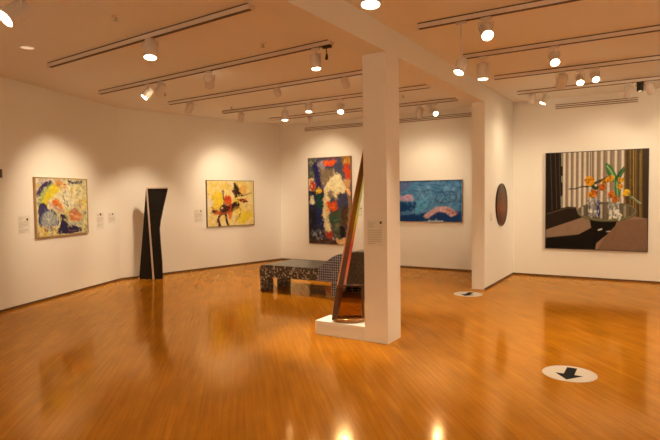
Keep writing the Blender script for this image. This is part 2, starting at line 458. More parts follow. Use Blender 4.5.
p.line([(.60, .80), (.88, .84)], .03, (175, 175, 150)).line([(.9, .46), (.97, .40)], .05, (232, 190, 45)).line([(.84, .4), (.86, .52)], .03, (225, 140, 60))
p.dabs(26, (.44, .14, .74, .52), [(250, 240, 215), (245, 228, 190), (238, 220, 180)], (.04, .08), .85, (70, 110))
p.dabs(60, (.0, .85, .36, 1), [(232, 190, 70), (222, 130, 50), (240, 215, 120), (90, 70, 70)], (.02, .06), .85)
p.dabs(90, (.5, .05, 1, .6), [(245, 230, 190), (120, 115, 130), (232, 195, 70), (70, 60, 80), (240, 215, 150)], (.012, .03), .8)
p.dabs(40, (.86, .5, 1, 1), [(130, 130, 110), (230, 200, 90), (245, 230, 200), (80, 75, 90)], (.015, .04), .8)
p.scumble(900, (.02, .05), .30, .65, .03).tone(1.0, .93, .68); img = p.mottle(30, .10).result()
GOLD = mat('pale_gilt_frame', (0.50, 0.33, 0.15), 0.45, metal=0.2, var=0.15, bscale=30)
loc, rz = on_wall(SA0, A1, 0.735, 1.075)
t = thing('framed_painting', 'nearly square abstract painting in yellow, orange and navy with a thin gilt frame, left wall', 'painting', loc, rz)
canvas(t, 1.30, 0.975, 0.035, img, (200, 170, 120), 0.0)
frame(t, 1.30, 0.975, 0.05, 0.014, GOLD)

# --- 2. yellow horse painting on the rear part of the left wall
p = Painter(76, 62, (240, 212, 128), 5); p.amp = 0.014
p.dabs(140, (0, 0, 1, 1), [(242, 216, 140), (236, 200, 90), (245, 225, 165), (232, 196, 110)], (.06, .16), .5)
p.ell(.20, .43, .13, .2, (240, 200, 40), 10, .9).ell(.78, .82, .18, .13, (244, 212, 50), -20, .9).ell(.62, .55, .08, .2, (242, 205, 60), 0, .7).ell(.40, .12, .1, .08, (225, 185, 70), 0, .6)
p.ell(.76, .2, .08, .12, (232, 165, 60), 20, .7)
p.poly([(.575, 0), (.60, .06), (.68, .18), (.69, .33), (.90, .30), (.70, .36), (.58, .37), (.56, .2)], (66, 38, 30))
p.poly([(.52, .22), (.56, .2), (.57, .33), (.545, .29)], (95, 55, 30))
p.poly([(.58, .40), (.66, .41), (.78, .40), (.88, .48), (.76, .50), (.64, .44)], (110, 45, 28)).ell(.78, .44, .05, .025, (200, 60, 25))
p.ell(.43, .43, .08, .11, (226, 90, 35)).ell(.42, .38, .05, .05, (200, 70, 30)).line([(.42, .55), (.52, .50)], .03, (235, 180, 110))
p.line([(.335, .22), (.34, .4), (.35, .55)], .03, (110, 80, 40))
p.poly([(.26, .56), (.36, .52), (.46, .60), (.56, .46), (.66, .48), (.68, .56), (.62, .60), (.58, .57), (.52, .66), (.40, .66), (.36, .76), (.28, .76)], (58, 32, 34))
p.ell(.305, .61, .025, .025, (232, 205, 150)).ell(.61, .575, .022, .022, (240, 215, 150))
p.poly([(.07, .64), (.17, .64), (.24, .69), (.28, .70), (.24, .76), (.13, .73)], (72, 38, 32)).ell(.2, .72, .07, .04, (222, 110, 45), 0, .8)
p.line([(.28, .74), (.21, .84), (.24, .92), (.25, 1)], .05, (60, 35, 32)).line([(.38, .72), (.40, .85), (.42, .97)], .045, (70, 38, 30))
p.poly([(.42, .68), (.54, .66), (.50, .86), (.46, .88)], (224, 125, 50), .9).line([(.68, .60), (.71, .72), (.66, .82), (.60, .88)], .015, (130, 80, 50))
p.line([(.60, .78), (.58, .92)], .02, (150, 110, 60), .6).line([(0.06, .80), (.2, .92)], .012, (200, 150, 80), .7)
p.ell(.06, .48, .07, .1, (232, 214, 180), 0, .8)
p.dabs(50, (.05, .1, .95, .95), [(225, 160, 60), (120, 80, 40), (245, 225, 170)], (.01, .025), .7)
p.poly([(.24, .60), (.34, .50), (.44, .56), (.58, .50), (.70, .52), (.66, .62), (.54, .68), (.36, .72), (.26, .70)], (92, 44, 26), .75).ell(.305, .60, .025, .025, (232, 205, 150)).ell(.33, .66, .05, .06, (74, 36, 26), 0, .8).ell(.50, .56, .08, .06, (46, 26, 26), -20, .9).ell(.60, .50, .06, .05, (60, 34, 28), 0, .9)
p.line([(.10, .60), (.30, .72), (.46, .70)], .03, (190, 96, 40), .8).line([(.26, .76), (.20, .90)], .03, (120, 62, 36), .8).line([(.46, .44), (.50, .58), (.44, .74)], .035, (206, 84, 30), .8)
p.line([(.70, .34), (.80, .32), (.94, .27)], .018, (96, 56, 30)).line([(.56, .06), (.60, .20), (.72, .30)], .03, (50, 30, 26))
p.scumble(600, (.02, .06), .16, .6, .025).tone(1.04, .89, .70); img = p.mottle(24, .06).result()
EDGEB = mat('dark_canvas_edge', (0.10, 0.055, 0.025), 0.5)
loc, rz = on_wall(A1, B1, 2.125, 0.99)
t = thing('canvas_painting', 'yellow abstract painting of a dark horse and rider, left wall towards the corner', 'painting', loc, rz)
canvas(t, 1.37, 1.09, 0.04, img, (150, 95, 45))
frame(t, 1.37, 1.09, 0.044, 0.012, EDGEB)

# --- 3. tall multicoloured abstract on the back wall
p = Painter(66, 116, (78, 72, 92), 8); p.amp = 0.018
p.poly([(0, 0), (.14, 0), (.14, .25), (0, .27)], (82, 88, 76)).dabs(30, (0, 0, .2, .2), [(120, 120, 105), (60, 60, 75), (150, 140, 125)], (.03, .08), .8)
p.poly([(.12, .02), (.28, .10), (.32, .33), (.20, .33), (.10, .12)], (36, 34, 92)).poly([(.20, .05), (.40, .02), (.40, .12), (.26, .16)], (150, 135, 150))
p.poly([(.28, .12), (.62, .13), (.64, .24), (.45, .34), (.30, .32)], (128, 108, 88)).dabs(30, (.3, .14, .62, .3), [(140, 125, 100), (105, 92, 84), (150, 120, 90)], (.04, .1), .6)
p.poly([(.36, .04), (.68, .02), (.70, .08), (.58, .10), (.40, .10)], (222, 74, 24)).line([(.42, .06), (.62, .04)], .05, (235, 100, 40))
p.poly([(.62, .06), (.84, .04), (.88, .24), (.78, .28), (.64, .18)], (72, 70, 92))
p.poly([(.76, 0), (1, 0), (1, .10), (.80, .08)], (176, 118, 46)).poly([(.84, .10), (1, .08), (1, .26), (.88, .22)], (206, 66, 28)).line([(.80, .02), (.82, .26)], .03, (90, 85, 80))
p.poly([(0, .26), (.12, .24), (.16, .32), (.13, .38), (0, .40)], (224, 190, 150)).poly([(.04, .27), (.14, .29), (.12, .37), (.04, .37)], (202, 62, 28))
p.poly([(0, .38), (.35, .36), (.38, .50), (.36, .95), (0, .98)], (38, 40, 68)).poly([(0, .60), (.16, .62), (.15, .95), (0, .95)], (28, 28, 42))
p.poly([(.18, .44), (.38, .44), (.37, .62), (.24, .62)], (28, 66, 62)).poly([(.18, .60), (.40, .60), (.36, .82), (.20, .80)], (34, 42, 88))
p.poly([(.03, .44), (.12, .42), (.15, .54), (.05, .55)], (222, 214, 206)).ell(.25, .385, .07, .035, (230, 172, 44)).ell(.05, .44, .03, .015, (40, 60, 80))
p.poly([(.36, .36), (.52, .24), (.62, .22), (.66, .17), (.76, .19), (.88, .34), (.86, .44), (.90, .50), (.62, .46), (.48, .50), (.38, .46)], (240, 224, 178))
p.poly([(.36, .46), (.50, .50), (.52, .82), (.60, .95), (.40, .90), (.34, .60)], (226, 204, 160)).poly([(.86, .24), (1, .26), (1, .44), (.90, .44)], (220, 160, 110))
p.ell(.53, .44, .10, .045, (132, 116, 96)).poly([(.46, .43), (.53, .385), (.60, .43)], (132, 116, 96)).poly([(.66, .42), (.76, .40), (.80, .48), (.68, .49)], (214, 160, 62))
p.poly([(.78, .42), (.96, .44), (.96, .60), (.84, .62), (.68, .56), (.68, .46)], (64, 64, 92))
p.poly([(.42, .52), (.66, .50), (.70, .58), (.62, .62), (.44, .60)], (220, 78, 24)).line([(.46, .60), (.62, .56)], .05, (235, 120, 50))
p.poly([(.48, .64), (.66, .60), (.78, .64), (.84, .80), (.72, .94), (.60, .86), (.50, .78)], (72, 78, 62)).ell(.60, .70, .08, .035, (50, 86, 66)).ell(.66, .80, .07, .04, (112, 104, 84))
p.poly([(.78, .58), (.94, .56), (.92, .80), (.80, .78)], (80, 56, 40)).poly([(.76, .80), (.9, .80), (.84, .94), (.74, .94)], (30, 26, 26))
p.poly([(.40, .86), (.58, .84), (.56, .93), (.42, .95)], (172, 60, 30)).poly([(.60, .94), (.80, .93), (1, .90), (1, 1), (.70, 1)], (222, 178, 130)).poly([(0, .94), (.66, .95), (.66, 1), (0, 1)], (70, 46, 36))
p.poly([(.94, .46), (1, .44), (1, .9), (.92, .88)], (150, 110, 80)).dabs(40, (.05, .84, .36, .95), [(190, 180, 175), (60, 60, 90), (34, 34, 60), (120, 110, 120)], (.02, .05), .8, (60, 120))
p.dabs(120, (0, 0, 1, 1), [(90, 80, 90), (60, 52, 60), (130, 105, 85), (46, 48, 80)], (.02, .05), .3)
p.scumble(1300, (.03, .08), .28, .65, .028).tone(1.12, .95, .60); img = p.mottle(26, .12).result()
BRASSF = mat('thin_wood_frame', (0.20, 0.11, 0.045), 0.4)
t = thing('canvas_painting', 'tall abstract painting of orange, cream, navy and green patches on the back wall', 'painting', (-7.70, YB, 0.475))
canvas(t, 1.24, 2.17, 0.045, img, (150, 100, 60))
frame(t, 1.24, 2.17, 0.05, 0.012, BRASSF)

# --- 4. blue painting on the back wall, right of the column
p = Painter(104, 52, (84, 122, 134), 11); p.amp = 0.010
p.dabs(200, (0, 0, 1, 1), [(92, 136, 146), (74, 112, 128), (118, 146, 150), (66, 118, 134), (104, 128, 138)], (.03, .10), .6)
p.poly([(.23, 0), (.42, 0), (.38, .16), (.30, .28), (.2, .28)], (96, 104, 124)).poly([(0, 0), (.24, 0), (.24, .3), (0, .4)], (80, 96, 118))
p.poly([(0, .5), (.45, .52), (.46, .72), (.40, .95), (0, 1)], (18, 62, 92)).poly([(.26, .76), (.44, .74), (.46, .82), (.30, .86)], (74, 112, 128))
p.poly([(0, .92), (.28, .86), (.5, .80), (.70, .76), (1, .74), (1, 1), (0, 1)], (20, 52, 84)).poly([(.46, .50), (.60, .44), (.62, .56), (.52, .78), (.44, .80)], (96, 152, 156), .8)
p.poly([(.20, .34), (.27, .34), (.25, .40), (.36, .32), (.41, .36), (.43, .48), (.30, .50), (.22, .46)], (218, 152, 146)).poly([(.14, .42), (.22, .30), (.26, .36), (.24, .48)], (206, 150, 150))
p.line([(.32, .38), (.40, .46)], .008, (190, 110, 105))
p.poly([(.545, .87), (.60, .78), (.68, .65), (.76, .62), (.84, .64), (.92, .74), (.93, .84), (.88, .88), (.80, .78), (.72, .76), (.66, .84), (.60, .92)], (222, 152, 124)).line([(.82, .70), (.92, .80)], .02, (196, 110, 80)).line([(.84, .82), (.90, .78)], .008, (80, 60, 70))
p.amp = .006
DK = (38, 58, 76)
for pts in ([(.42, .22), (.50, .27), (.58, .26), (.62, .22), (.70, .30), (.76, .24), (.80, .10), (.84, .02)], [(.48, .44), (.53, .30), (.60, .30), (.62, .40)], [(.50, .62), (.56, .52), (.62, .56), (.68, .44), (.72, .50)], [(.66, .16), (.72, .22), (.80, .14)], [(.74, .54), (.80, .55), (.88, .52), (.96, .50)], [(.60, .64), (.55, .74), (.50, .80)], [(.46, .10), (.56, .14), (.66, .10), (.78, .14)], [(.88, .12), (.96, .2), (.90, .3)]):
    p.line(pts, .008, DK, .8)
p.ell(.75, .40, .055, .13, DK, 20, .85, .18).ell(.87, .40, .07, .13, DK, 0, .85, .14).ell(.89, .41, .04, .07, DK, 0, .7, .2).ell(.58, .36, .04, .09, (130, 160, 160), 0, .6, .3)
p.line([(.86, .30), (.86, .52)], .007, DK, .8).line([(0, .02), (1, .01)], .02, (52, 62, 70)).poly([(.60, .97), (.78, .96), (.78, 1), (.60, 1)], (214, 206, 190)).line([(.98, .05), (.98, .98)], .01, (48, 70, 84))
p.dabs(120, (.2, 0, 1, .8), [(150, 170, 168), (60, 96, 112), (100, 140, 150)], (.008, .03), .5)
p.scumble(900, (.015, .04), .24, .55, .012).tone(.90, 1.02, 1.08); img = p.mottle(30, .08).result()
t = thing('canvas_painting', 'wide blue painting with pink hand and figure shapes, partly behind the white column', 'painting', (-5.65, YB - .004, 1.075))
canvas(t, 1.98, 0.93, 0.06, img, (200, 140, 80))

# --- 5. large still life on the right of the back wall
p = Painter(170, 160, (150, 118, 88), 14); p.amp = 0.0
S1, S2 = (152, 122, 94), (226, 200, 166)
p.poly([(.17, 0), (.78, 0), (.78, .66), (.17, .66)], S1)
for k, x in enumerate((.19, .245, .298, .35, .40, .452, .505, .567, .632, .70, .765)):
    p.poly([(x - .014, 0), (x + .014, 0), (x + .014, .64), (x - .014, .64)], (196, 168, 134)).poly([(x - .008, 0), (x + .008, 0), (x + .008, .64), (x - .008, .64)], S2)
    p.poly([(x + .018, 0), (x + .026, 0), (x + .026, .64), (x + .018, .64)], (128, 100, 76))
p.line([(.455, 0), (.455, .3)], .008, (70, 50, 36)).line([(.165, 0), (.165, .58)], .016, (140, 128, 100))
p.poly([(0, 0), (.155, 0), (.16, .30), (.175, .32), (.175, .44), (.155, .46), (.16, .62), (0, .64)], (32, 20, 12))
for x in (.045, .095, .135): p.line([(x, 0), (x + .02, .60)], .006, (92, 74, 58), .8)
p.poly([(.155, .14), (.175, .14), (.175, .24), (.155, .24)], (24, 16, 10))
p.poly([(.78, 0), (1, 0), (1, .72), (.78, .68)], (88, 62, 34))
for k in range(9):
    x = .785 + k * .025
    p.line([(x, 0), (x + .006, .67)], .007, (60, 40, 20) if k % 2 else (146, 110, 44), .85)
p.poly([(.95, 0), (1, 0), (1, .7), (.96, .7)], (62, 44, 26)).line([(.865, 0), (.87, .66)], .008, (170, 130, 52)).line([(.925, .04), (.93, .66)], .006, (150, 116, 50))
p.poly([(0, .64), (.3, .57), (.5, .66), (.86, .655), (1, .68), (1, 1), (0, 1)], (152, 110, 80))
p.poly([(.7, .70), (1, .68), (1, 1), (.53, 1)], (134, 94, 66))
p.poly([(0, .62), (.23, .56), (.31, .565), (.32, .60), (.40, .67), (.38, .675), (0, .81)], (40, 26, 16)).line([(0, .645), (.23, .572), (.30, .575)], .008, (96, 72, 50))
p.poly([(0, .807), (.38, .672), (.447, .714), (.467, .778), (.34, .85), (0, .892)], (150, 112, 82))
p.poly([(0, .892), (.34, .85), (.467, .778), (.45, .69), (.72, .70), (.70, .757), (.616, .85), (.52, .935), (.51, 1), (0, 1)], (18, 10, 6))
# round glass table top
p.du = .020
p.ell(.593, .615, .288, .100, (96, 84, 48)).ell(.593, .607, .285, .096, (128, 116, 80)).ell(.593, .605, .275, .088, (104, 86, 62))
for x, c in ((.36, (180, 160, 130)), (.40, (90, 76, 58)), (.45, (200, 180, 150)), (.50, (70, 70, 80)), (.545, (196, 172, 140)), (.59, (120, 96, 70)), (.63, (206, 186, 152)), (.67, (230, 214, 190)), (.72, (90, 84, 70)), (.77, (160, 140, 100)), (.82, (90, 66, 36))):
    hh = .085 * math.sqrt(max(0, 1 - ((x - .593) / .28) ** 2))
    p.line([(x, .605 - hh * .7), (x, .605 + hh * .8)], .022, c, .85)
p.line([(.52, .80), (.55, .79)], .014, (214, 196, 170)).line([(.60, .815), (.63, .81)], .010, (190, 170, 140))
# glass vases
p.amp = .006
for cx, w_ in ((.465, .055), (.665, .06)):
    p.poly([(cx - w_ * .8, .46), (cx + w_ * .8, .46), (cx + w_, .62), (cx + w_ * .7, .66), (cx - w_ * .7, .66), (cx - w_, .62)], (150, 136, 118), .75)
    p.dabs(60, (cx - w_, .46, cx + w_, .66), [(244, 238, 224), (110, 104, 100), (56, 54, 62), (214, 200, 176), (140, 124, 100)], (.010, .024), .9, (60, 120))
p.dabs(16, (.505, .50, .53, .66), [(34, 44, 104), (60, 70, 120), (230, 230, 235)], (.015, .035), .9, (70, 110))
p.dabs(24, (.62, .60, .73, .68), [(245, 238, 222), (220, 205, 180)], (.012, .035), .9)
# stems and leaves
p.du = .010
p.line([(.23, .375), (.29, .375), (.36, .355), (.44, .36)], .011, (52, 52, 34)).line([(.80, .44), (.86, .49), (.92, .535)], .010, (110, 120, 84)).line([(.84, .46), (.93, .53)], .006, (180, 176, 130))
p.line([(.48, .33), (.56, .30), (.66, .24)], .026, (62, 66, 30)).line([(.45, .34), (.50, .38), (.56, .36)], .03, (46, 60, 34)).line([(.46, .40), (.47, .47)], .02, (60, 74, 34))
p.poly([(.585, .12), (.60, .115), (.65, .15), (.70, .26), (.70, .34), (.64, .30), (.60, .22)], (70, 110, 54)).line([(.61, .15), (.69, .30)], .016, (138, 172, 104))
p.poly([(.77, .16), (.775, .20), (.73, .28), (.70, .33), (.68, .28), (.72, .21)], (50, 82, 38)).line([(.765, .18), (.70, .31)], .006, (110, 140, 80))
p.poly([(.68, .30), (.73, .32), (.745, .40), (.73, .48), (.69, .46), (.68, .38)], (62, 104, 50)).line([(.70, .32), (.715, .46)], .014, (128, 160, 96))
# blossoms
for cx, cy, r, c, c2 in ((.435, .30, .052, (238, 150, 20), (250, 190, 50)), (.565, .37, .034, (212, 88, 18), (232, 120, 34)), (.48, .43, .038, (222, 100, 22), (238, 140, 40)), (.445, .44, .026, (206, 120, 20), (236, 160, 40)), (.585, .315, .025, (230, 150, 26), (200, 110, 20)), (.625, .29, .03, (240, 160, 30), (210, 120, 20)), (.655, .27, .022, (238, 160, 30), (250, 190, 60)), (.74, .30, .026, (240, 160, 26), (250, 190, 60)), (.735, .36, .024, (226, 140, 24), (240, 170, 40)), (.655, .44, .034, (222, 104, 24), (236, 140, 40)), (.69, .49, .03, (214, 100, 26), (236, 150, 50)), (.79, .425, .032, (240, 178, 30), (250, 206, 70))):
    p.ell(cx, cy, r, r * 1.02, c).dabs(14, (cx - r * .8, cy - r * .8, cx + r * .8, cy + r * .8), [c2, c, (150, 76, 16), (96, 70, 24)], (.012, .026), .8)
p.line([(.76, .45), (.80, .43)], .02, (230, 160, 30))
p.scumble(200, (.010, .022), .26, .7, .012, (.40, .24, .86, .54)).tone(.93, .90, .74); img = p.mottle(40, .05).result()
t = thing('canvas_painting', 'large still life of orange flowers in vases on a round table, right of the partition', 'painting', (-1.95, YB, 0.585))
canvas(t, 1.765, 1.89, 0.05, img, (70, 45, 25))
frame(t, 1.765, 1.89, 0.056, 0.012, mat('black_slim_frame', (0.02, 0.013, 0.01), 0.4))

# --- round dark panel on the partition
def tondo():
    t = thing('round_artwork', 'round dark brown wooden disc hung on the side of the white partition', 'artwork', (COLX1 + .004, 10.55, 1.475), PI / 2)
    m, tr, b = nt('tondo_surface')
    L = tr.links.new
    tc = tr.nodes.new('ShaderNodeTexCoord'); sp = tr.nodes.new('ShaderNodeSeparateXYZ'); L(tc.outputs['Object'], sp.inputs['Vector'])
    n = tr.nodes.new('ShaderNodeTexNoise'); n.inputs['Scale'].default_value = 7; n.inputs['Detail'].default_value = 6; L(tc.outputs['Object'], n.inputs['Vector'])
    a = tr.nodes.new('ShaderNodeMath'); a.operation = 'MULTIPLY_ADD'; a.inputs[1].default_value = 0.5; L(n.outputs['Fac'], a.inputs[0]); L(sp.outputs['Z'], a.inputs[2])
    cr = tr.nodes.new('ShaderNodeValToRGB'); e = cr.color_ramp.elements
    e[0].position = 0.0; e[0].color = (0.11, 0.035, 0.012, 1); e[1].position = 0.65; e[1].color = (0.10, 0.085, 0.06, 1)
    x = e.new(0.18); x.color = (0.22, 0.075, 0.025, 1); x = e.new(0.36); x.color = (0.13, 0.06, 0.035, 1)
    L(a.outputs['Value'], cr.inputs['Fac']); L(cr.outputs['Color'], b.inputs['Base Color']); b.inputs['Roughness'].default_value = 0.5; b.inputs['Specular IOR Level'].default_value = 0.12
    MB().lathe([(0, 0.0), (0.0, 0.38), (0.018, 0.388), (0.022, 0.382), (0.023, 0.0)], (0, 0, 0), (0, -1, 0), 64).build('panel', m, t, True)
    MB().lathe([(0, 0.385), (0.0, 0.408), (0.026, 0.410), (0.030, 0.402), (0.026, 0.388), (0.0, 0.385)], (0, 0, 0), (0, -1, 0), 64).build('rim', mat('tondo_rim', (0.035, 0.018, 0.012), 0.35), t, True)
tondo()

# ------------------------------------------------------------------ wall labels: card, printed lines, small dark square
def wall_label(loc, rz, W, H, label, lines, square=None, group=None, name='wall_label'):
    t = thing(name, label, 'label', loc, rz, group)
    MB().bx(0, W, -0.004, 0, 0, H).build('card', LABELM, t)
    b = MB(); z = H - 0.035
    for frac in lines:
        if frac > 0: b.bx(0.012, 0.012 + (W - 0.024) * frac, -0.0052, -0.004, z - 0.006, z)
        z -= 0.021
        if z < 0.012: break
    b.build('printed_text', INKM, t)
    if square:
        sx, sz, sw = square
        MB().bx(sx, sx + sw * .75, -0.0055, -0.004, sz, sz + sw * .85).build('printed_square', DOTM, t)
    return t
TXT = (.45, .3, 0, .9, .95, .88, .93, .4, 0, .9, .85, .5)
loc, rz = on_wall(SA0, A1, 0.38, 1.15)
wall_label(loc, rz, 0.24, 0.29, 'white text label with dark square left of the gilt-framed painting', TXT, (0.17, 0.205, 0.045))
loc, rz = on_wall(SA0, A1, 2.37, 1.09)
wall_label(loc, rz, 0.22, 0.33, 'taller white text label just right of the gilt-framed painting', TXT, (0.10, 0.27, 0.055))
loc, rz = on_wall(SA0, A1, 2.74, 1.19)
wall_label(loc, rz, 0.25, 0.22, 'smaller white text label nearer the black leaning sculpture', TXT[:8], (0.13, 0.165, 0.045))
loc, rz = on_wall(A1, B1, 1.79, 1.10)
wall_label(loc, rz, 0.23, 0.31, 'white text label left of the yellow horse painting', TXT, (0.16, 0.25, 0.04))
wall_label((-6.39, YB, 1.17), 0, 0.24, 0.28, 'white text label on back wall beside tall abstract painting', TXT, (0.175, 0.185, 0.035))
wall_label((COLX0 + 0.045, COLY0, 1.115), 0, 0.205, 0.30, 'white text label on the front of the white column', (.5, .42, .45, 0, .95, .9, .96, .92, .9, .95, .93, .5), (0.16, 0.255, 0.032))
wall_label((COLX1, 9.80, 1.19), PI / 2, 0.13, 0.16, 'small white text label on the partition left of the round disc', TXT[:6])
loc, rz = on_wall(SA0, A1, -0.06, 2.03)
t = thing('wall_sensor', 'small dark brown sensor box high on the left wall at the photo edge', 'sensor', loc, rz)
MB().bx(0, 0.13, -0.035, 0, 0, 0.13, 0.006).build('housing', mat('sensor_brown', (0.09, 0.05, 0.03), 0.5), t)
MB().bx(0.03, 0.10, -0.042, -0.035, 0.035, 0.095).build('grille', DARK, t)

# ------------------------------------------------------------------ black leaning sculpture with a pale edge
def leaning_sculpture():
    t = thing('plank_sculpture', 'tall black angled plank sculpture with pale edges leaning by the left wall', 'sculpture', (-8.95, 7.54, 0), math.atan2(.522, .853))
    BK = mat('charred_wood', (0.016, 0.012, 0.010), 0.6, bump=0.5, bscale=25, var=0.4, spec=0.15)
    PALE = mat('pale_edge', (0.62, 0.50, 0.42), 0.6)
    top = 1.885
    # right panel: wide at the top, pinched, straight foot (a prism with real thickness, folded back a little)
    right = [(0.0, 0), (0.175, 0), (0.172, 0.35), (0.150, 0.75), (0.140, 1.05), (0.165, 1.22), (0.225, 1.48), (0.280, 1.70), (0.325, top), (-0.085, top)]
    b = MB(); b.prism([(x, 0.02 + 0.10 * x, z) for x, z in right], (0.0, 0.055, 0)); b.build('front_panel', BK, t)
    left = [(-0.325, 0), (-0.004, 0), (-0.089, top - .005), (-0.118, top - 0.02)]
    b = MB(); b.prism([(x, 0.035 - 0.16 * x, z) for x, z in left], (0.0, 0.05, 0)); b.build('side_panel', BK, t)
    b = MB(); b.prism([(-0.012, 0), (0.018, 0), (-0.062, top), (-0.097, top)], (0, 0.0, 0)) if False else None
    b = MB(); b.prism([(-0.014, -0.004, 0), (0.016, -0.004, 0), (-0.070, -0.004, top), (-0.098, -0.004, top)], (0.0, 0.028, 0)); b.build('ridge_strip', PALE, t)
    b = MB(); b.bx(-0.10, 0.333, 0.005, 0.095, top, top + 0.022); b.build('top_cap', PALE, t)
    b = MB(); b.bx(-0.335, -0.315, 0.075, 0.14, 0.0, 0.03); b.build('foot_tip', PALE, t)
leaning_sculpture()

# ------------------------------------------------------------------ mosaic chaise
def chaise():
    t = thing('mosaic_chaise', 'low mosaic tiled chaise bench with a raised curved head end behind the plinth', 'bench', (-6.19, 7.62, 0), math.radians(1.0))
    D = 0.95
    # side outline: x along the bench, z up; rounded near corner, raised head at the right
    seat = [(0.0, .245), (0.0, .40), (.03, .44), (.08, .455), (1.10, .455), (1.18, .460), (1.25, .475)]
    head = [(1.25, .475), (1.33, .52), (1.42, .59), (1.50, .645), (1.58, .69), (1.66, .715), (1.80, .74)]
    tail = [(1.80, .74), (1.90, .755), (2.02, .77), (2.14, .77), (2.20, .74), (2.22, .66), (2.22, .245)]
    def slab(prof, base, x_end):
        return prof + [(x_end, base)]
    b = MB(); pts = seat + [(1.25, .245)]
    b.prism([(x, 0, z) for x, z in pts], (0, D, 0)); body = b.build('seat_block', MOS_BW, t)
    b = MB(); pts = [(1.25, .245)] + head + [(1.80, .245)]
    b.prism([(x, 0, z) for x, z in pts], (0, D, 0)); b.build('head_rest', MOS_BLUE, t)
    b = MB(); b.prism([(x, 0, z) for x, z in [(1.80, .245)] + tail], (0, D, 0)); b.build('head_block', MOS_TOP, t)
    b = MB(); b.prism([(x, 0.03, z) for x, z in [(.03, .444), (.08, .459), (1.10, .459), (1.20, .466), (1.20, .45), (.08, .45)]], (0, D - .06, 0)); b.build('seat_top', MOS_TOP, t)
    b = MB(); b.prism([(x, 0.03, z) for x, z in [(1.60, .70), (1.66, .719), (1.80, .744), (1.90, .759), (2.02, .774), (2.14, .774), (2.14, .74), (1.72, .70)]], (0, D - .06, 0)); b.build('head_top', MOS_TOP, t)
    for x0, x1, y0, y1, m in ((0, .165, 0, .2, MOS_BW), (.04, .23, .46, .66, MOS_BW), (1.50, 1.69, 0, .2, MOS_BLUE), (1.50, 1.69, .46, .66, MOS_BLUE), (2.03, 2.22, .0, .2, MOS_TOP), (2.03, 2.22, .46, .66, MOS_TOP)):
        MB().bx(x0 + .002, x1 - .002, y0 + .002, y1 - .002, 0, .247, 0.01).build('leg', m, t)
chaise()

